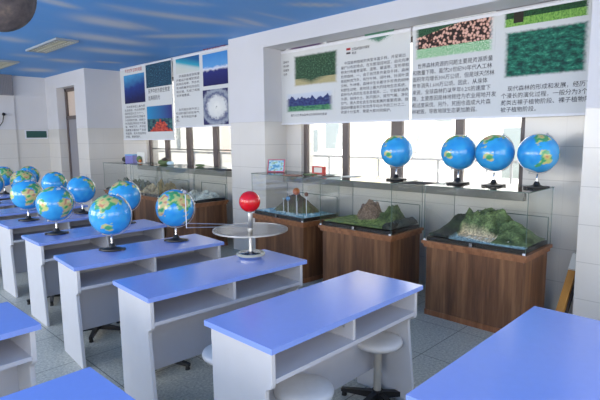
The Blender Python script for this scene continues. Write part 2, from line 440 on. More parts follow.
# jog with a narrow door opening (x = 4.11 face, y 10.40..11.45)
OY0, OY1, OZ = 10.42, 11.40, 2.72
struct('wall_jog', boxes((4.07, 4.80, 9.88, OY0, 0, H), (4.07, 4.80, OY1, YF, 0, H), (4.07, 4.80, OY0, OY1, OZ, H)), 'wall')
struct('wall_far', boxes((XL, 4.80, YF, YF+.2, 0, H)), 'wall')
struct('wall_left', boxes((XL-.15, XL, YB, YF, 0, H)), 'wall')
struct('wall_back', boxes((XL, 5.05, YB-.15, YB, 0, H)), 'wall')
struct('trim_4', boxes((3.0, 3.40, YF-.03, YF, 0, H-.43)), 'wall')
# door in the jog opening
dr = struct('door_1', boxes((4.28, 4.33, OY0+.06, OY1-.06, 0, OZ-.06)), 'curtain')
link('door_frame', boxes((4.24, 4.36, OY0, OY0+.07, 0, OZ), (4.24, 4.36, OY1-.07, OY1, 0, OZ), (4.24, 4.36, OY0, OY1, OZ-.07, OZ), (4.24, 4.36, OY0, OY1, 2.05, 2.13)), 'dark_frame', dr)
link('door_panel', boxes((4.262, 4.28, OY0+.07, OY1-.07, 0, 2.05)), 'ac_grey', dr)
link('door_stile', boxes((4.250, 4.262, OY0+.20, OY0+.30, 0, 2.05)), 'dark_frame', dr)
# sills
struct('trim_5', boxes((XW-.07, XW+.12, 1.72, P0, Z0-.08, Z0)), 'stone')
struct('trim_6', boxes((XW-.07, XW+.12, P1, 9.2, Z0-.08, Z0)), 'stone')

def window(n, y0, y1, mull, thin, w_=.07):
    x0, x1 = 4.86, 4.90
    gl = struct('window_%d' % n, boxes((4.876, 4.882, y0+.03, y1-.03, Z0+.03, Z1-.03)), 'winglass')
    link('window_frame', boxes((x0, x1, y0, y0+.06, Z0, Z1), (x0, x1, y1-.06, y1, Z0, Z1), (x0, x1, y0, y1, Z0, Z0+.03), (x0, x1, y0, y1, Z1-.06, Z1)), 'dark_frame', gl)
    for a, b in mull: link('mullion', boxes((x0-.004, x1+.004, a, b, Z0+.03, Z1-.06)), 'dark_frame', gl)
    for z in thin: link('glazing_bar', boxes((x0+.02, x1-.02, y0+.06, y1-.06, z, z+.018)), 'rail', gl)
window(1, 1.76, 4.70, [(3.93, 4.02), (3.14, 3.29), (2.40, 2.49)], [])
window(2, 5.85, 8.93, [(8.22, 8.33), (7.46, 7.60), (6.68, 6.80)], [1.42])

# ---------------------------------------------------------------- outdoors
bl = empty('building', (12, 9, -4), 0, 'pale apartment facade in glaring daylight seen through the windows', 'building')
link('wall', boxes((0, 3, -16, 22, 0, 11)), 'outer_white', bl)
def owin(px0, py0, px1, py1, mat='outer_glass'):
    a = at(px0, py0, x=12) - Vector((12, 9, -4)); b = at(px1, py1, x=12) - Vector((12, 9, -4))
    f = link('window', boxes((-.03, .02, min(a.y, b.y), max(a.y, b.y), min(a.z, b.z), max(a.z, b.z))), mat, bl)
    return f
owin(326, 112, 345, 149); owin(361, 112, 376, 150); owin(303, 130, 318, 152); owin(504, 128, 522, 185)
owin(221, 120, 230, 153, 'curtain'); owin(176, 118, 181, 150); owin(436, 118, 452, 132)
link('balcony_band', boxes((-.5, 0, -16, 22, 4.35, 4.5), (-.5, -.42, -16, 22, 4.5, 4.62)), 'outer_white', bl)
link('pilaster', boxes((-.25, 0, -.55, .55, 0, 11), (-.25, 0, -6.1, -5.6, 0, 11)), 'outer_cream', bl)
a = at(426, 140, x=11.7)
ac = empty('air_conditioner', (11.66, a.y, a.z-.3), 0, 'outdoor air conditioning unit on the facade across, right of the mid window post', 'air conditioner')
link('casing', bev(boxes((0, .3, -.42, .42, 0, .62)), .02), 'outer_cream', ac)
bm = bmesh.new(); bmesh.ops.create_cone(bm, cap_ends=True, segments=24, radius1=.24, radius2=.24, depth=.02, matrix=Matrix.Translation((-.01, 0, .31)) @ Matrix.Rotation(PI/2, 4, 'Y')); link('fan_grille', bm, 'outer_glass', ac)
link('bracket', boxes((.02, .34, -.36, -.32, -.06, 0)), 'rail', ac); link('bracket', boxes((.02, .34, .32, .36, -.06, 0)), 'rail', ac)
bal = empty('balcony_railing', (6.2, 0, 0), 0, 'thin grey metal railing with posts just outside the windows', 'railing')
link('floor_slab', boxes((-1.12, .1, -1, 14, -.15, -.02)), 'outer_grey', bal)
link('top_rail', boxes((-.025, .025, -1, 14, 1.29, 1.33)), 'rail', bal)
for k in range(15): link('post', boxes((-.014, .014, -.6+k, -.572+k, -.02, 1.29)), 'rail', bal)
link('bottom_rail', boxes((-.02, .02, -1, 14, .1, .13)), 'rail', bal)

# ---------------------------------------------------------------- ceiling fixtures and things on the far wall
def fixture(x0, x1, y0, y1, label):
    f = empty('ceiling_light', ((x0+x1)/2, (y0+y1)/2, H), 0, label, 'light fixture', 'recessed louvre lights in the ceiling')
    a, b = (x1-x0)/2, (y1-y0)/2
    link('frame', boxes((-a, a, -b, -b+.03, -.03, -.001), (-a, a, b-.03, b, -.03, -.001), (-a, -a+.03, -b+.03, b-.03, -.03, -.001), (a-.03, a, -b+.03, b-.03, -.03, -.001)), 'rim', f)
    link('backing', boxes((-a+.03, a-.03, -b+.03, b-.03, -.008, -.001)), 'backing', f)
    bm = bmesh.new(); n = 14
    for k in range(1, n): y = -b+.03+(2*b-.06)*k/n; box(bm, -a+.03, a-.03, y-.006, y+.006, -.028, -.010)
    box(bm, -.006, .006, -b+.03, b-.03, -.028, -.010)
    link('louvre', bm, 'louvre', f)
    for s in (-1, 1):
        bm = bmesh.new(); tube(bm, (s*a*.5, -b+.06, -.016), (s*a*.5, b-.06, -.016), .007, n=8); link('lamp_tube', bm, 'white_pl', f)
fixture(2.60, 2.90, 7.15, 8.42, 'recessed louvred ceiling light, larger and nearer one, among the painted clouds')
fixture(2.60, 2.90, 9.75, 10.95, 'recessed louvred ceiling light at left edge near the far wall')
d0 = fw.dot(at(2, -6, z=2.62)-Vector((0, 0, CAM_H)))
c = at(-3, -5, z=2.62)
bp = empty('planet_model', c, 0, 'large mottled grey-brown ball hanging from the ceiling in the top left corner', 'planet model')
bm = bmesh.new(); ball(bm, (0, 0, 0), .24, 40, 24); link('ball', bm, 'ball', bp, smooth=True)
bm = bmesh.new(); tube(bm, (0, 0, .235), (0, 0, H-c.z), .006, n=8); link('cord', bm, 'black', bp)
g = empty('wall_sign', (3.81, YF, 1.74), 0, 'small dark green oblong sign on the far wall, left of the door', 'sign')
link('plate', boxes((-.24, .24, -.012, 0, -.10, .10)), 'white_pl', g); link('panel', boxes((-.21, .21, -.02, -.012, -.075, .075)), 'sign', g)
g = empty('wall_grille', (3.17, YF-.12, 2.57), 0, 'grey ribbed panel high on the far wall at the left edge', 'grille')
link('casing', boxes((-.25, .21, 0, .12, 0, .43)), 'ac_grey', g)
bm = bmesh.new()
for k in range(14): box(bm, -.24+k*.032, -.226+k*.032, -.014, 0, .01, .42)
link('rib', bm, 'ac_grey', g)
a = at(5, 114, y=YF-.15)
g = empty('wall_hook', (a.x, YF-.03, a.z), 0, 'small black hook with a dangling cable on the far wall, below the grey ribbed panel', 'hook')
bm = bmesh.new(); ball(bm, (0, -.03, 0), .035, 12, 8); link('hook_head', bm, 'black', g, smooth=True)
bm = bmesh.new(); pts = [(0, -.03, -.01), (-.03, -.03, -.16), (-.10, -.03, -.26), (-.2, -.03, -.32), (-.32, -.03, -.33)]
for p, q in zip(pts, pts[1:]): tube(bm, p, q, .008, n=6)
link('cable', bm, 'black', g)

# ---------------------------------------------------------------- roller blinds with printed pictures and text
def text_part(body, y_left, z_top, size, parent, x, mat='ink', spacing=1.35, width=None, height=None):
    cu = bpy.data.curves.new('text', 'FONT'); cu.body = body; cu.size = size; cu.space_line = spacing; cu.align_x = 'LEFT'; cu.align_y = 'TOP'
    cu.resolution_u = 1; cu.offset = size*.006
    o = bpy.data.objects.new('text', cu); COL.objects.link(o)
    dg = bpy.context.evaluated_depsgraph_get(); me = bpy.data.meshes.new_from_object(o.evaluated_get(dg))
    bpy.data.objects.remove(o)
    xs = [v.co.x for v in me.vertices]; ys = [v.co.y for v in me.vertices]
    fx = width/max(xs) if width else 1; fy = height/-min(ys) if height else fx
    for v in me.vertices: v.co.x *= fx; v.co.y *= fy
    me.materials.clear(); me.materials.append(M[mat])
    t = bpy.data.objects.new('text', me); COL.objects.link(t); t.parent = parent
    t.matrix_local = Matrix(((0, 0, -1, x), (-1, 0, 0, y_left), (0, 1, 0, z_top), (0, 0, 0, 1)))
    return t
def pic(parent, kind, y0, y1, z0, z1, x):
    return link('picture', boxes((x-.002, x, y0, y1, z0, z1)), kind, parent)
def blind(x, y0, y1, z0, z1, label, tube_r=.03):
    b = empty('roller_blind', (x, 0, 0), 0, label, 'roller blind', 'printed roller blinds')
    link('fabric', boxes((-.002, .002, y0, y1, z0+.02, z1-tube_r)), 'blind', b)
    link('bottom_bar', bev(boxes((-.012, .012, y0, y1, z0, z0+.022)), .004), 'white_pl', b)
    bm = bmesh.new(); tube(bm, (.02, y0, z1-tube_r-.002), (.02, y1, z1-tube_r-.002), tube_r); link('roller', bm, 'white_pl', b)
    return b
XB = 4.72
def Y(px, py, x=XB): return at(px, py, x=x).y
def Z(px, py, x=XB): return at(px, py, x=x).z
yl, ysp = Y(281, 80), Y(411, 80)
zb = 1.80
b1 = blind(XB, ysp+.012, yl, zb, 2.795, 'printed blind with forest pictures and a long Chinese text, left one over the near windows')
b2 = blind(XB, 1.165, ysp-.012, zb, 2.795, 'printed blind with log pile and fern pictures, right one over the near windows')
X = -.003
def rpic(par, kind, l, r, t, b, X0=XB):   # picture from photo-left px, right px, and top/bottom px at its middle
    m = (l+r)/2; pic(par, kind, Y(r, (t+b)/2, X0), Y(l, (t+b)/2, X0), Z(m, b, X0), Z(m, t, X0), X)
rpic(b1, 'band', 286, 327, 44.5, 48.5); rpic(b1, 'forest', 293, 339, 52, 85.5); rpic(b1, 'hills', 285, 335, 91, 112)
rpic(b1, 'spray', 365, 394, 31, 43)
text_part('森林中\n的动物\n和植物\n世界', Y(283.5, 62), Z(283.5, 61.5), .036, b1, X, spacing=1.5)
text_part('图为北方原始森林与热带雨林的景观', Y(291, 115), Z(291, 114.5), .034, b1, X, width=Y(291, 115)-Y(327, 115), height=0.03)
link('bullet', boxes((X-.001, X, Y(350.6, 49), Y(346.5, 49), Z(348, 50.4), Z(348, 48.2))), 'redink', b1)
link('bullet', boxes((X-.001, X, Y(350.6, 53), Y(346.5, 53), Z(348, 54.2), Z(348, 52.4))), 'ink', b1)
text_part('世界森林资源的分布现状', Y(352, 48.5), Z(352, 48), .036, b1, X, width=Y(352,48)-Y(369.5,48), height=0.034)
text_part('概述', Y(352, 53), Z(352, 52), .034, b1, X)
body = ('    中国森林植被的类型丰富多样，并呈现出\n规律分布的特点。在东部湿润地区，由北向南\n依次分布着寒温带、温带、暖温带、亚热带和\n热带森林。一、由于自然条件复杂多样，森林\n植被种类繁多，有针叶林、阔叶林、针阔叶混\n交林、竹林等。森林中生长着许多珍贵的树种\n和野生动物，是地球上最大的陆地生态系统，\n森林与人类的生活息息相关。二、它能够涵养\n水源、保持水土、防风固沙、调节气候、净化\n空气，是人类社会生存和发展的重要资源。我\n国森林覆盖率只有世界平均水平的三分之二，\n资源十分宝贵，需要大家共同保护。')
t1 = text_part(body, Y(341, 66), Z(341, 62.5), .051, b1, X, spacing=1.3, width=Y(341.5, 80)-Y(409.5, 80), height=Z(341,62.5)-Z(341,116.5)-.03)
rpic(b2, 'logs', 414, 495.5, 18.5, 56); rpic(b2, 'fern', 503, 590, 25.5, 76); rpic(b2, 'tree', 503, 591, 4, 22)
body = ('    世界森林资源的问题主要是资源质量\n和数量下降。虽然20世纪90年代人工林\n面积年均增长300万公顷，但是球天然林\n每年消失1,600万公顷。因此，从总体\n来说，全球森林仍以每年0.2%的速度下\n降，主要原因是林地转换为农业用地开发\n和过度采伐。另外，贫困也造成大片森\n林被毁，导致地球生态更加脆弱。')
text_part(body, Y(413, 70), Z(413, 65), .060, b2, X, spacing=1.25, width=Y(413, 85)-Y(497, 85), height=Z(413,65)-Z(413,115.5)-.01)
body = ('    现代森林的形成和发展，经历了\n个漫长的演化过程，一般分为3个时期：\n蕨类古裸子植物阶段、裸子植物阶段、\n被子植物阶段。')
text_part(body, Y(501.5, 88), Z(501.5, 87), .066, b2, X, spacing=1.25, width=Y(501, 95)-Y(590, 95)+.10, height=Z(501,87)-Z(501,112.5))
# far bay blinds
XF = 4.60
FY = lambda p, q: Y(p, q, XF); FZ = lambda p, q: Z(p, q, XF)
f1 = blind(XF, FY(173, 100), FY(122, 100), 1.60, H-.005, 'printed blind with deep sea and coral reef pictures, hanging lowest at the far windows')
f2 = blind(XF, P1+.01, FY(174.5, 100), FZ(200, 127), H-.005, 'printed blind with beach, wave and hurricane pictures beside the pillar')
fp = lambda par, kind, l, r, t, b: rpic(par, kind, l, r, t, b, XF)
fp(f1, 'deep', 124.5, 145, 74, 103); fp(f1, 'plankton', 146, 171.5, 60.5, 86.5); fp(f1, 'reef', 147.5, 172.5, 105.5, 131.5)
text_part('海洋世界 生命的摇篮', FY(125, 72), FZ(125, 70), .09, f1, X, 'redink', width=FY(125,72)-FY(142,72), height=0.07)
sea = '    海洋是地球上最大的\n生态系统，约占地球表\n面积的百分之七十一。\n浩瀚的海洋中生活着许\n多奇特的生物，从微小\n的浮游生物到巨大的蓝\n鲸，种类繁多。海洋还\n蕴藏着丰富的矿产资源\n和能源，是人类宝贵的\n财富，需要保护。'
text_part(sea, FY(124.5, 106), FZ(124.5, 106.5), .088, f1, X, spacing=1.3, width=FY(124.5,115)-FY(145,115), height=FZ(124.5,106.5)-FZ(124.5,138))
text_part('深海中的浮游生物发\n出美丽的光', FY(148, 90), FZ(148, 89.5), .088, f1, X, width=FY(148,92)-FY(170,92), height=0.2)
fp(f2, 'beach', 176, 199.5, 57, 72.5); fp(f2, 'wave', 203, 228, 52.5, 85); fp(f2, 'hurricane', 203.5, 228.5, 89, 124.5)
text_part('    海滩是由波浪和潮\n汐搬运沙砾堆积而成\n的岸边地带。海水长\n年冲刷着岸边的岩石\n和沙滩，形成了美丽\n的海滩景观。', FY(176, 76), FZ(176, 76), .098, f2, X, spacing=1.35, width=FY(176,85)-FY(199.5,85), height=FZ(176,76)-FZ(176,97.5))
text_part('    台风是热带海洋上\n形成的强烈的热带气\n旋，常伴有狂风暴\n雨。', FY(176, 107), FZ(176, 109), .098, f2, X, spacing=1.35, width=FY(176,112)-FY(199.5,112), height=FZ(176,109)-FZ(176,122))
text_part('大海的波浪与台风', FY(203, 51), FZ(203, 48.2), .09, f2, X, 'redink', width=FY(203,51)-FY(226,51), height=0.08)

# ---------------------------------------------------------------- desks
DW, DD = 1.22, .49
def make_desk():
    t = empty('student_desk', (0, 0, 0), 0, '', 'desk', 'blue-topped double school desks')
    bm = boxes((0, DW, 0, DD, .733, .76)); bev(bm, .006, 3); link('desktop', bm, 'blue_top', t, smooth=True, autosm=True)
    prof = [(.025, .733), (.025, .575), (.030, .560), (.045, .553), (.062, .545), (.070, .530), (.070, .50), (.022, .0), (.455, .0), (.465, .733)]
    for x0 in (.02, DW-.045):
        bm = prism(prof, x0, x0+.025); bev(bm, .003, 1); link('side_panel', bm, 'grey_lam', t)
    link('shelf', boxes((.045, DW-.045, .030, .44, .583, .601)), 'grey_lam', t)
    link('shelf_edge', boxes((.045, DW-.045, .024, .030, .581, .603)), 'grey_dark', t)
    link('divider', boxes((DW/2-.010, DW/2+.010, .04, .44, .601, .733)), 'grey_lam', t)
    link('back_rail', boxes((.045, DW-.045, .44, .456, .583, .733)), 'grey_lam', t)
    link('modesty_panel', boxes((.045, DW-.045, .26, .276, .20, .583)), 'grey_dark', t)
    for x in (DW/2-.0128, DW/2+.0098):
        bm = bmesh.new(); tube(bm, (x, .10, .66), (x+.003, .10, .66), .007, n=8); link('bolt', bm, 'alu', t)
    return t
desk = make_desk()
DESKS = [  # x, y, rotation, label
 (1.39, .375, .0, 'blue-topped double desk nearest the camera, cut off by the bottom right corner'),
 (1.315, 1.47, .003, 'blue-topped double desk with two white stools in front of it'),
 (1.285, 2.455, -.045, 'blue-topped double desk carrying the tellurion with the red ball'),
 (1.262, 3.440, -.07, 'blue-topped double desk with one large globe at its left and one at its right end'),
 (1.372, 4.49, -.012, 'blue-topped double desk behind the two big globes, fourth from the nearest in its row line'),
 (1.43, 5.58, 0, 'blue-topped double desk just cut by the left edge, directly behind the fourth one'),
 (1.43, 6.58, 0, 'blue-topped double desk third from the far wall, seen as a thin strip behind globes'),
 (1.43, 7.58, 0, 'blue-topped double desk second from the far wall, mostly hidden by globes'),
 (1.43, 8.58, 0, 'blue-topped double desk farthest back, nearest to the far wall'),
 (-.475, 2.46, .03, 'blue-topped double desk at the left edge of the picture across the aisle'),
 (-.49, 1.36, .02, 'blue-topped double desk in the bottom left corner, its top seen from above')]
for i, (x, y, rz, lb) in enumerate(DESKS):
    if i == 0: desk.location = (x, y, 0); desk.rotation_euler = (0, 0, rz); desk['label'] = lb
    else: dup(desk, (x, y, 0), rz, lb)

# ---------------------------------------------------------------- stools
def make_stool():
    t = empty('swivel_stool', (0, 0, 0), 0, '', 'stool', 'white round swivel stools')
    prof = [(0, .372), (.11, .372), (.135, .378), (.147, .39), (.15, .402), (.146, .414), (.13, .424), (.09, .429), (0, .430)]
    link('seat', lathe(prof, 40), 'seat_white', t, smooth=True)
    link('seat_plate', lathe([(0, .352), (.03, .352), (.035, .360), (.09, .366), (.09, .372), (0, .372)], 24), 'black', t, smooth=True)
    link('column', lathe([(0, .08), (.024, .08), (.024, .335), (.020, .34), (.018, .352), (0, .352)], 24), 'cream_tube', t, smooth=True, autosm=True)
    bm = lathe([(0, .045), (.034, .045), (.036, .06), (.034, .085), (0, .085)], 20)
    link('hub', bm, 'black', t, smooth=True, autosm=True)
    for k in range(5):
        a = 2*PI*k/5+.35; m = Matrix.Rotation(a, 4, 'Z'); bm = bmesh.new()
        vs = box(bm, .025, .235, -.019, .019, .03, .075)
        for v in vs:
            if v.co.x > .1: v.co.y *= .72; v.co.z = .026 if v.co.z < .05 else .046
            v.co = m @ v.co
        bev(bm, .004, 2); lg = link('leg', bm, 'black', t)
        bm = bmesh.new(); tube(bm, m @ Vector((.218, 0, 0)), m @ Vector((.218, 0, .028)), .018, .014); link('glide', bm, 'black', lg)
    return t
st = make_stool()
STOOLS = [(1.640, 1.600, 'white round stool cut by the bottom edge, left of the two at one desk'),
          (2.380, 1.685, 'white round stool on a pale column, right of the two at one desk'),
          (1.645, 2.22, 'white round stool of which a sliver shows left of the second nearest desk'),
          (1.74, 3.13, 'stool with black star foot showing under the tellurion desk'),
          (1.66, 4.08, 'stool with black star foot showing under the desk with two large globes'),
          (1.70, 5.28, 'stool with black star foot showing under the fourth desk of the row line')]
for i, (x, y, lb) in enumerate(STOOLS):
    if i == 0: st.location = (x, y, 0); st['label'] = lb
    else: dup(st, (x, y, 0), .3*i, lb)

# ---------------------------------------------------------------- globes
LAND = {
 'africa': [(-17, 15), (-6, 35), (10, 37), (32, 31), (43, 12), (51, 11), (40, -5), (40, -16), (33, -28), (20, -35), (12, -18), (9, 3), (-8, 4)],
 'eurasia': [(-9, 37), (-9, 43), (0, 50), (8, 57), (5, 62), (25, 71), (60, 69), (80, 73), (105, 77), (140, 73), (179, 68), (165, 60), (156, 52), (142, 58), (135, 44), (122, 39), (122, 30), (108, 20), (106, 10), (98, 8), (92, 22), (80, 8), (73, 20), (60, 25), (54, 17), (44, 13), (36, 30), (28, 38), (22, 37), (12, 44), (0, 38)],
 'na': [(-168, 66), (-155, 71), (-120, 70), (-85, 69), (-62, 58), (-56, 51), (-70, 43), (-81, 30), (-90, 30), (-97, 20), (-83, 9), (-95, 15), (-110, 23), (-123, 38), (-135, 58), (-160, 56)],
 'sa': [(-78, 8), (-62, 10), (-50, 0), (-35, -7), (-40, -22), (-55, -35), (-66, -50), (-74, -52), (-71, -20), (-81, -5)],
 'aus': [(114, -22), (130, -12), (142, -11), (153, -27), (148, -38), (136, -35), (116, -34)],
 'green': [(-70, 78), (-30, 83), (-20, 72), (-42, 60), (-53, 68)], 'borneo': [(109, 1), (117, 6), (116, -4), (110, -3)], 'ng': [(131, -1), (150, -9), (141, -8)],
 'sumatra': [(95, 5), (105, -5), (103, -5), (96, 2)], 'japan': [(130, 32), (141, 36), (144, 44), (137, 36)], 'nz': [(167, -46), (178, -38), (173, -42)], 'mada': [(44, -24), (50, -14), (49, -24)], 'uk': [(-6, 50), (1, 52), (-3, 59)]}
def inside(lo, la, P):
    r = False; j = len(P)-1
    for i in range(len(P)):
        xi, yi = P[i]; xj, yj = P[j]
        if (yi > la) != (yj > la) and lo < (xj-xi)*(la-yi)/(yj-yi)+xi: r = not r
        j = i
    return r
LG = (srgb(70, 160, 78)[:3], srgb(196, 206, 108)[:3], srgb(226, 190, 112)[:3], srgb(206, 128, 74)[:3])
def gcolor(lo, la):
    p = Vector((math.cos(R_(la))*math.cos(R_(lo)), math.cos(R_(la))*math.sin(R_(lo)), math.sin(R_(la))))
    n = noise.noise(p*5)*5; lo2, la2 = lo+n, la+noise.noise(p*5+Vector((9, 0, 0)))*4
    if la < -70: return (.80, .85, .86)
    for k, P in LAND.items():
        if inside(lo2, la2, P):
            if k == 'green': return (.82, .86, .86)
            h = noise.noise(p*4.2+Vector((3, 3, 3)))*.5+.5+(.22 if (k == 'eurasia' and 25 < la < 48 and 65 < lo < 110) else 0)+(.1 if k == 'africa' and la > 12 else 0)+(.12 if k in ('aus', 'africa') else 0)
            i = 0 if h < .50 else 1 if h < .66 else 2 if h < .84 else 3
            return LG[i]
    s = noise.noise(p*3.1)*.5+.5
    a, b = srgb(16, 132, 218)[:3], srgb(60, 178, 234)[:3]
    return tuple(a[i]*(1-s)+b[i]*s for i in range(3))
GR = .160
def sphere_mesh():
    bm = bmesh.new(); lay = bm.verts.layers.float_color.new('map'); nu, nv = 96, 48; rows = []
    for j in range(nv+1):
        la = -90+180*j/nv; row = []
        for i in range(nu if 0 < j < nv else 1):
            lo = -180+360*i/nu
            v = bm.verts.new((GR*math.cos(R_(la))*math.cos(R_(lo)), GR*math.cos(R_(la))*math.sin(R_(lo)), GR*math.sin(R_(la)))); v[lay] = (*gcolor(lo, la), 1); row.append(v)
        rows.append(row)
    for A, B in zip(rows, rows[1:]):
        for i in range(nu):
            k = (i+1) % nu
            if len(A) == 1: bm.faces.new((A[0], B[k], B[i]))
            elif len(B) == 1: bm.faces.new((A[i], A[k], B[0]))
            else: bm.faces.new((A[i], A[k], B[k], B[i]))
    bmesh.ops.recalc_face_normals(bm, faces=bm.faces); return bm
def make_globe():
    t = empty('desk_globe', (0, 0, 0), 0, '', 'globe', 'blue world globes on black feet')
    zc = .287; tl = R_(23)
    s = link('sphere', sphere_mesh(), 'globe', t, (0, 0, zc), smooth=True); s.rotation_euler = (0, tl, 0)
    # meridian arc in the local xz plane, open on the low side
    bm = bmesh.new(); ring(bm, GR+.010, .003, PI/2-tl, PI/2-tl-PI, 36, 8, Matrix.Translation((0, 0, zc)))
    for sg in (1, -1):
        ax = Vector((math.sin(tl), 0, math.cos(tl)))*sg; tube(bm, Vector((0, 0, zc))+ax*(GR-.004), Vector((0, 0, zc))+ax*(GR+.018), .007, n=10)
    link('meridian_arc', bm, 'alu', t, smooth=True)
    link('stem', lathe([(0, .03), (.016, .03), (.012, .05), (.008, .075), (.008, zc-GR-.008), (0, zc-GR-.006)], 16), 'chrome', t, smooth=True)
    bm = lathe([(0, 0), (.082, 0), (.085, .006), (.083, .014), (.060, .018), (.030, .028), (.020, .050), (.012, .058), (0, .058)], 32)
    for v in bm.verts: v.co.y *= .82
    link('base', bm, 'black', t, smooth=True, autosm=True)
    link('base_plate', bev(boxes((-.10, .10, -.022, .022, .0, .016)), .004), 'black', t)
    return t
gl = make_globe(); first = [True]
def globe(x, y, z, stand, lon, lb, zs=None):
    """stand = yaw of the stand; lon = longitude turned to the camera"""
    if first[0]: o = gl; first[0] = False; o.location = (x, y, z); o.rotation_euler = (0, 0, stand); o['label'] = lb
    else: o = dup(gl, (x, y, z), stand, lb)
    az = math.degrees(math.atan2(-y, -x)); spin = az-math.degrees(stand)-lon
    for ch in o.children:
        if ch.name.startswith('sphere'):
            ch.rotation_mode = 'XYZ'
            ch.rotation_euler = (Matrix.Rotation(R_(23), 3, 'Y') @ Matrix.Rotation(R_(spin), 3, 'Z')).to_euler()
    return o
TOP = .7605; CT = 1.2005
lr = R_(-45)     # stand plane roughly across the view
globe(1.685, 3.764, TOP, lr, 132, 'large globe nearest the camera, at the left end of its desk')
globe(2.22, 3.690, TOP, lr, 70, 'globe standing alone at the window end of a desk, left of the red ball')
globe(1.63, 4.80, TOP, lr+.3, -20, 'globe with pale arc standing on the left end of the fourth desk')
p = at(124, 196, z=1.045); globe(2.335, 4.855, TOP, lr, 170, 'globe half hidden behind the large nearest globe')
p = at(81, 191, z=1.045); globe(2.31, 5.90, TOP, lr, -150, 'all-blue globe showing ocean only, against the far door frame')
p = at(27, 194, z=1.045); globe(1.70, 5.83, TOP, lr+.2, 10, 'globe showing yellow land, left of the pale-arc globe')
globe(2.37, 6.94, TOP, lr, -140, 'blue globe peeking out above the pale-arc globe')
globe(2.20, 7.68, TOP, lr+.5, 85, 'globe showing green and brown land, behind the one with yellow land')
globe(2.60, 8.72, TOP, lr, -160, 'small far globe right behind the green and brown one')
globe(1.83, 7.76, TOP, lr, -165, 'blue globe cut off by the left edge of the picture')
globe(2.30, 8.98, TOP, lr, 60, 'farthest small globe near the left edge, with yellow top')
globe(4.21, 2.78, CT, lr, 160, 'globe on the middle glass case, leftmost of the four by the windows')
globe(4.22, 2.12, CT, lr, 165, 'second globe from the left of the four by the windows')
globe(4.22, 1.79, CT, lr, 145, 'third globe of the window row, showing land low at its centre')
globe(4.27, 1.45, CT, lr, -85, 'rightmost globe of the window row, showing green South America')

# ---------------------------------------------------------------- tellurion
ox, oy = 2.275, 2.755
te = empty('tellurion', (ox, oy, TOP), 0, 'tellurion with red sun ball, clear round disc and chrome rods on a desk', 'tellurion')
link('base', lathe([(0, 0), (.084, 0), (.088, .006), (.088, .034), (.080, .040), (.04, .042), (.022, .05), (0, .05)], 40), 'chrome', te, smooth=True, autosm=True)
link('base_ring', lathe([(.088, .022), (.104, .024), (.106, .034), (.100, .040), (.088, .040), (.088, .022)], 40), 'louvre', te, smooth=True, autosm=True)
link('column', lathe([(0, .038), (.018, .038), (.013, .055), (.013, .20), (.022, .203), (.022, .222), (.015, .224), (.019, .23), (.019, .33), (.018, .335), (.010, .345), (0, .345)], 24), 'alu', te, smooth=True, autosm=True)
link('disc', lathe([(0, .207), (.272, .207), (.272, .2125), (0, .2125)], 64), 'acrylic', te)
link('disc_rim', lathe([(.272, .205), (.276, .205), (.276, .2145), (.272, .2145), (.272, .205)], 64), 'alu', te)
bm = bmesh.new(); ball(bm, (0, 0, .418), .078, 40, 24); link('sun_ball', bm, 'red', te, smooth=True)
q = Vector((1.86-ox, 2.95-oy, 0))
bm = bmesh.new(); tube(bm, (0, 0, .245), (q.x, q.y, .290), .0026, n=8); tube(bm, (0, 0, .235), (q.x, q.y, .258), .0026, n=8); link('arm', bm, 'alu', te)
bm = bmesh.new(); tube(bm, (q.x, q.y, .255), (q.x, q.y, .50), .003, n=8); link('upright', bm, 'white_pl', te)
bm = bmesh.new(); ball(bm, (q.x, q.y, .51), .016, 14, 10); link('knob', bm, 'ac_grey', te, smooth=True)

# ---------------------------------------------------------------- display cases
CX0, CX1 = 3.92, 4.49
def make_case(w_=.90):
    t = empty('display_case', (0, 0, 0), 0, '', 'display case', 'walnut cabinets with glass cases')
    D = CX1-CX0
    link('cabinet_body', boxes((.02, D-.005, .02, w_-.02, .05, .64)), 'wood', t)
    link('plinth', boxes((.015, D-.005, .015, w_-.015, 0, .05)), 'wood_rim', t)
    bm = boxes((-.015, D+.01, -.015, w_+.015, .672, .70), (0, D, 0, w_, .64, .672)); bev(bm, .006, 2); link('top_rim', bm, 'wood_rim', t)
    g = .006; z0, z1 = .70, 1.194
    e = .004
    for nm, b in (('front_pane', (0, g, g, w_-g, z0, z1)), ('back_pane', (D-g, D, g, w_-g, z0, z1)), ('side_pane', (g, D-g, 0, g, z0, z1)), ('side_pane', (g, D-g, w_-g, w_, z0, z1)), ('top_pane', (-.004, D+.004, -.004, w_+.004, z1, z1+g))):
        link(nm, boxes(b), 'glass_top' if nm == 'top_pane' else 'glass', t)
    for a, b in ((0, 0), (0, w_-.004), (D-.004, 0), (D-.004, w_-.004)): link('glass_seam', boxes((a, a+.004, b, b+.004, z0, z1)), 'glass_edge', t)
    link('top_edge', boxes((-.006, -.004, -.006, w_+.006, z1, z1+g), (D+.004, D+.006, -.006, w_+.006, z1, z1+g), (-.004, D+.004, -.006, -.004, z1, z1+g), (-.004, D+.004, w_+.004, w_+.006, z1, z1+g)), 'glass_edge', t)
    link('back_door', boxes((D-.014, D-.008, .02, .66, .93, .937), (D-.014, D-.008, .02, .028, .70, .93), (D-.014, D-.008, .652, .66, .70, .93)), 'glass_edge', t)
    for y in (.002, w_-.022): link('corner_clip', boxes((-.008, .0, y, y+.02, .70, .716)), 'white_pl', t)
    link('lock', boxes((-.010, 0, w_/2-.014, w_/2+.014, .685, .735)), 'chrome', t)
    return t
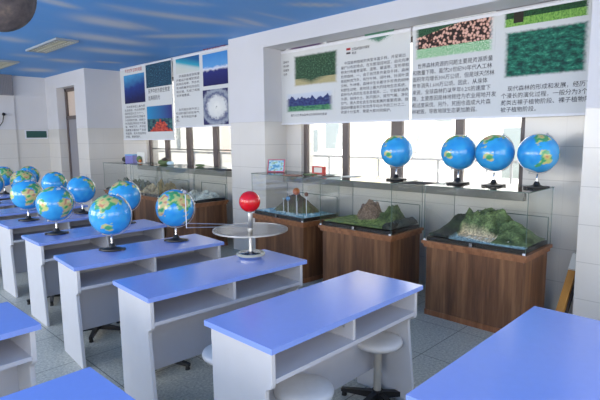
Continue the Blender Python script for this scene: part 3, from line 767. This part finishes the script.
CASES = [(1.385, 'walnut display case with three globes on its glass top, nearest the right wall'),
         (2.605, 'walnut display case with one globe on its glass top and a rocky green model inside'),
         (3.75, 'walnut display case with small planets and blue water model inside, beside the pillar'),
         (5.96, 'walnut display case beyond the pillar, first one on its far side'),
         (6.98, 'walnut display case in the middle of the far three beyond the pillar'),
         (8.02, 'walnut display case farthest back, below the deep sea blind')]
cs = make_case()
CFIX = {2.605: (CX0-.048, 2.605, .01, 1.0), 3.75: (CX0-.080, 3.735, -.075, 1.06)}    # these two stand a little askew
for i, (y, lb) in enumerate(CASES):
    if i == 0: cs.location = (CX0, y, 0); cs['label'] = lb
    else:
        fx, fy, fr_, fs = CFIX.get(y, (CX0, y, 0, 1)); o = dup(cs, (fx, fy, 0), fr_, lb); o.scale = (1, fs, 1)

# relief models inside the cases
def terrain(name, y0, fn, label, board='black', hb=.035):
    """fn(u, v) -> (height, rgb): u 0..1 photo-left to right, v 0..1 front to back"""
    fx, fy, fr_, fs = CFIX.get(y0, (CX0, y0, 0, 1)); q_ = Matrix.Rotation(fr_, 3, 'Z') @ Vector((.02, .02*fs, 0))
    t = empty(name, (fx+q_.x, fy+q_.y, .70), fr_, label, 'relief model'); t.scale = (1, fs, 1)
    Wd, Dp = .86, .52
    link('base_board', boxes((0, Dp, 0, Wd, 0, hb)), board, t)
    bm = bmesh.new(); lay = bm.verts.layers.float_color.new('tint'); nu, nv = 72, 44; g = []
    for j in range(nv+1):
        row = []
        for i in range(nu+1):
            u, v = i/nu, j/nv; h, c = fn(u, v)
            if i in (0, nu) or j in (0, nv): h = min(h, .012)
            vt = bm.verts.new((.006+(Dp-.012)*v, .006+(Wd-.012)*(1-u), hb+max(.001, h))); vt[lay] = (*c, 1); row.append(vt)
        g.append(row)
    for j in range(nv):
        for i in range(nu): bm.faces.new((g[j][i], g[j+1][i], g[j+1][i+1], g[j][i+1]))
    link('terrain', bm, 'terrain', t, smooth=True)
    return t
def nz(u, v, s, k=0): return noise.fractal(Vector((u*s, v*s*.6, k)), 1.0, 2.0, 4)
def bump(u, v, cu, cv, ru, rv, h): return h*math.exp(-((u-cu)/ru)**2-((v-cv)/rv)**2)
c3 = lambda *a: srgb(*a)[:3]
def lerp(a, b, f): f = max(0, min(1, f)); return tuple(a[i]*(1-f)+b[i]*f for i in range(3))
def t1_(u, v):   # dark mountain rising from pale blue water
    h = bump(u, v, .38, .62, .24, .3, .20)+bump(u, v, .58, .6, .16, .3, .11)+bump(u, v, .72, .7, .1, .2, .06)+nz(u, v, 14)*.02-.03
    if h < .012: return .004, (c3(120, 178, 204) if nz(u, v, 10, 3) > -.1 else c3(190, 220, 228))
    return h, lerp(c3(112, 112, 78), c3(92, 74, 58), h*6+nz(u, v, 9, 2))
def t2_(u, v):   # green field, brown crags, dark block at the right
    crag = .17*min(1, bump(u, v, .47, .62, .075, .24, 2.2))+bump(u, v, .34, .58, .03, .15, .12)+bump(u, v, .58, .5, .09, .16, .09)+bump(u, v, .30, .65, .05, .1, .06)
    hill = bump(u, v, .80, .68, .10, .25, .19)+bump(u, v, .70, .62, .08, .2, .08)
    n = max(-.5, min(.5, nz(u, v, 16))); h = crag*(1+n*.22)+hill*(.85+n*.3)+.015+abs(n)*.01
    if u > .88: return .075+.02*n-.05*abs(u-.94)*10, c3(52, 56, 50)
    if crag > .035 and crag > hill: return h, lerp(c3(98, 80, 66), c3(138, 116, 98), .5+n)
    if hill > .03: return h, lerp(c3(58, 76, 44), c3(96, 110, 64), .5+n)
    return h, lerp(c3(92, 112, 56), c3(134, 150, 84), .5+n*1.4)
def t3_(u, v):   # long green hill range with a pale shore in front
    n = nz(u, v, 9); e = .45+.1*math.sin(u*9)
    h = (bump(u, v, .40, .72, .26, .3, .17)+bump(u, v, .62, .75, .2, .3, .12)+bump(u, v, .16, .7, .12, .3, .14)+bump(u, v, .85, .6, .14, .3, .07))*(1+n*.3)
    if u < .24: return .03+h*.75, lerp(c3(44, 46, 42), c3(58, 70, 46), v+n)
    if v < .2+.12*math.sin(u*5+1): return .004, c3(150, 178, 186)
    if v < .42+.06*math.sin(u*6) and .26 < u < .66: return .02, c3(225, 205, 172)
    return h+.012, lerp(c3(58, 76, 46), c3(116, 136, 88), .45+n*1.3)
m1 = terrain('relief_model', 3.75, t1_, 'relief model of dark mountain in pale blue icy water, inside case by pillar')
m2 = terrain('relief_model', 2.605, t2_, 'relief model of brown crags on a green field inside the middle case')
m3 = terrain('relief_model', 1.385, t3_, 'relief model of green hills above a village shore inside the rightmost case')
for k in range(16):     # ice blocks along the front of the water model
    bm = bmesh.new(); x, y = .04+random.random()*.14, .05+.76*k/15; s = .008+random.random()*.009
    box(bm, x-s, x+s, y-s*1.4, y+s*1.4, .028, .028+s*1.7); link('ice_block', bm, 'ice', m1)
for k in range(9):      # village houses with roofs
    x, y = .13+random.random()*.06, .56-.05*k+random.random()*.02; s = .011+random.random()*.005
    bm = prism([(-s, 0), (s, 0), (s, s*1.2), (0, s*2.0), (-s, s*1.2)], -s*1.5, s*1.5); bmesh.ops.translate(bm, verts=bm.verts, vec=(x, y, .035)); link('house', bm, 'paper' if k % 3 else 'curtain', m3)
def far_model(y0, seed, cols, label, amp=.13):
    def f(u, v):
        n = nz(u, v, 5, seed); m = nz(u, v, 15, seed+2)
        return max(.004, amp*(.35+n)*math.sin(min(1, v*1.6)*PI/2)*(1-abs(u-.5)*.6)+m*.012), lerp(cols[0], cols[1], .5+n+m*.6)
    return terrain('relief_model', y0, f, label)
far_model(5.96, 4, (c3(170, 178, 170), c3(214, 218, 208)), 'whitish relief model in the first case beyond the pillar', .12)
far_model(6.98, 9, (c3(120, 100, 72), c3(176, 160, 120)), 'tan brown relief model in the middle of the far three cases', .2)
far_model(8.02, 15, (c3(62, 60, 56), c3(104, 112, 88)), 'dark grey relief model in the farthest case', .2)
# planets on sticks at the front of the near case
def planet(px, py, x, r, mat, label, z0):
    P = at(px, py, x=x); t = empty('planet_on_stick', (P.x, P.y, z0), 0, label, 'planet model', 'small planets on white sticks')
    bm = bmesh.new(); ball(bm, (0, 0, P.z-z0), r, 20, 12); link('planet', bm, mat, t, smooth=True)
    bm = bmesh.new(); tube(bm, (0, 0, 0), (0, 0, P.z-z0-r+.002), .005, n=8); link('stick', bm, 'white_pl', t)
    return t
zz = .73
planet(288, 198.5, 4.00, .026, 'lblue', 'small light blue planet ball on a white stick in the pillar-side case', zz)
planet(283.5, 198.5, 4.02, .013, 'ice', 'tiny white ball on a stick left of the light blue one', zz)
planet(296.3, 191.5, 4.00, .042, 'orange', 'orange mottled planet ball, largest of those on sticks', zz)
planet(306.3, 194.5, 4.00, .024, 'brownp', 'small brown planet ball on a stick right of the orange one', zz)
planet(297, 199.5, 4.02, .022, 'greenp', 'small green planet ball just under the orange one', zz)

# ---------------------------------------------------------------- small things on the glass tops
g = empty('picture_frame', (4.20, 4.56, 1.2005), R_(-65), 'tilted blue picture plate in a red and blue frame on the glass by the pillar', 'picture frame')
tm = Matrix.Rotation(R_(-14), 4, 'X')
fr = bmesh.new()
for b in ((-.115, .115, -.006, .006, 0, .012), (-.115, .115, -.006, .006, .148, .16), (-.115, -.102, -.006, .006, .012, .148), (.102, .115, -.006, .006, .012, .148)): box(fr, *b, mtx=tm)
bmesh.ops.translate(fr, verts=fr.verts, vec=(0, 0, .002))
link('frame', fr, 'pinkr', g); bm = bmesh.new(); box(bm, -.102, .102, -.003, .003, .014, .15, mtx=tm); link('picture', bm, 'tabpic', g)
bm = bmesh.new(); box(bm, .02, .05, 0, .05, 0, .01); link('stand', bm, 'pinkr', g)
p = at(315, 168, z=1.2)
g = empty('red_box', (4.35, 3.96, 1.2005), R_(-90), 'small shallow white box with a red rim at the window end of the glass', 'box')
link('rim', boxes((-.085, .085, -.03, .03, .075, .088), (-.085, -.074, -.03, .03, 0, .075), (.074, .085, -.03, .03, 0, .075), (-.074, .074, -.03, .03, 0, .012)), 'redm', g)
link('panel', boxes((-.074, .074, -.012, .012, .012, .075)), 'paper', g)
def sheet(px, py, w_, d_, rz, label, mat='paper', th=.006, name='booklet', cat='booklet'):
    P = at(px, py, z=1.201); bm = boxes((-d_/2, d_/2, -w_/2, w_/2, 0, th)); o = link(name, bm, mat); o.location = (min(P.x, 4.36), P.y, 1.2005); o.rotation_euler = (0, 0, rz); tag(o, label, cat); return o
sheet(292, 175.5, .20, .12, .2, 'flat pinkish booklet lying between tilted frame and red-rimmed box', 'brownp', .008)
sheet(352, 176.5, .16, .14, .1, 'pale paper sheet lying on the middle glass case left of its globe')
sheet(310, 174.5, .14, .10, -.1, 'flat greenish booklet lying in front of the red-rimmed box', 'greenp', .008)
P = at(155, 160, z=1.2)
def lump(name, loc, parts, label, cat):
    t = empty(name, loc, 0, label, cat)
    for nm, c_, r, sc, mat in parts:
        bm = bmesh.new(); ball(bm, c_, r, 18, 12, sc)
        for v in bm.verts: v.co += v.co.normalized()*noise.noise(v.co*30)*.008
        link(nm, bm, mat, t, smooth=True)
    return t
y1 = at(118.5, 162, x=4.2).y
lump('clay_model', (4.20, 8.62, 1.205), [('body', (0, 0, .05), .06, (1, .8, .8), 'dark_wood'), ('head', (0, -.05, .08), .035, (1, 1, 1), 'greenp')], 'dark lumpy clay model at the far left end of the glass tops', 'clay model')
g = empty('model_box', (4.20, 8.36, 1.2005), .3, 'small violet blue box on the farthest glass case', 'box'); link('body', bev(boxes((-.07, .07, -.09, .09, 0, .13)), .006), 'purple', g); link('lid', bev(boxes((-.075, .075, -.095, .095, .13, .15)), .004), 'lblue', g)
g = empty('clay_scene', (4.20, 8.10, 1.2005), 0, 'small green and yellow scene on a white backing board beside the violet box', 'craft model')
link('backboard', boxes((.03, .04, -.14, .12, 0, .19)), 'paper', g)
bm = bmesh.new(); ball(bm, (0, 0, .07), .06, 16, 10, (.5, 1.2, 1)); link('bush', bm, 'greenp', g, smooth=True)
bm = bmesh.new(); ball(bm, (-.01, -.06, .04), .03, 14, 8); link('flower', bm, 'orange', g, smooth=True)
lump('clay_model', (4.22, 7.30, 1.21), [('hill', (0, 0, .03), .09, (.8, 1.6, .55), 'greenp'), ('peak', (0, -.05, .07), .05, (1, 1.4, .8), 'dark_wood')], 'green and dark brown clay hill in front of a far window post', 'clay model')
lump('clay_model', (4.20, 7.06, 1.21), [('hill', (0, 0, .02), .06, (.8, 1.4, .6), 'ice')], 'pale blue clay lump right of the green and brown clay hill', 'clay model')
lump('clay_model', (4.25, 6.30, 1.21), [('hill', (0, 0, .012), .07, (.7, 1.6, .3), 'greenp')], 'low green clay lump on the glass nearest the pillar of the far three', 'clay model')

# ---------------------------------------------------------------- boards leaning in the corner at the right
g = empty('leaning_board', (4.30, 1.255, 0), 0, 'yellow wooden board with white paper top, leaning beside the right pillar', 'board')
def slab(x0, y0, x1, y1, th, z0, z1, zl, zh):
    bm = bmesh.new(); vs = box(bm, 0, .05, -th/2, th/2, z0, z1)
    for v in vs:
        f = (v.co.z)/.62; v.co.x += f*.36-.05; v.co.y += -f*.05
    return bm
link('board', slab(0, 0, 0, 0, .06, 0, .50, 0, 0), 'yellow_wood', g)
link('paper_cover', slab(0, 0, 0, 0, .068, .49, .62, 0, 0), 'paper', g)
bm = slab(0, 0, 0, 0, .03, 0, .56, 0, 0); bmesh.ops.translate(bm, verts=bm.verts, vec=(.06, -.03, 0)); link('dark_backing', bm, 'dark_wood', g)
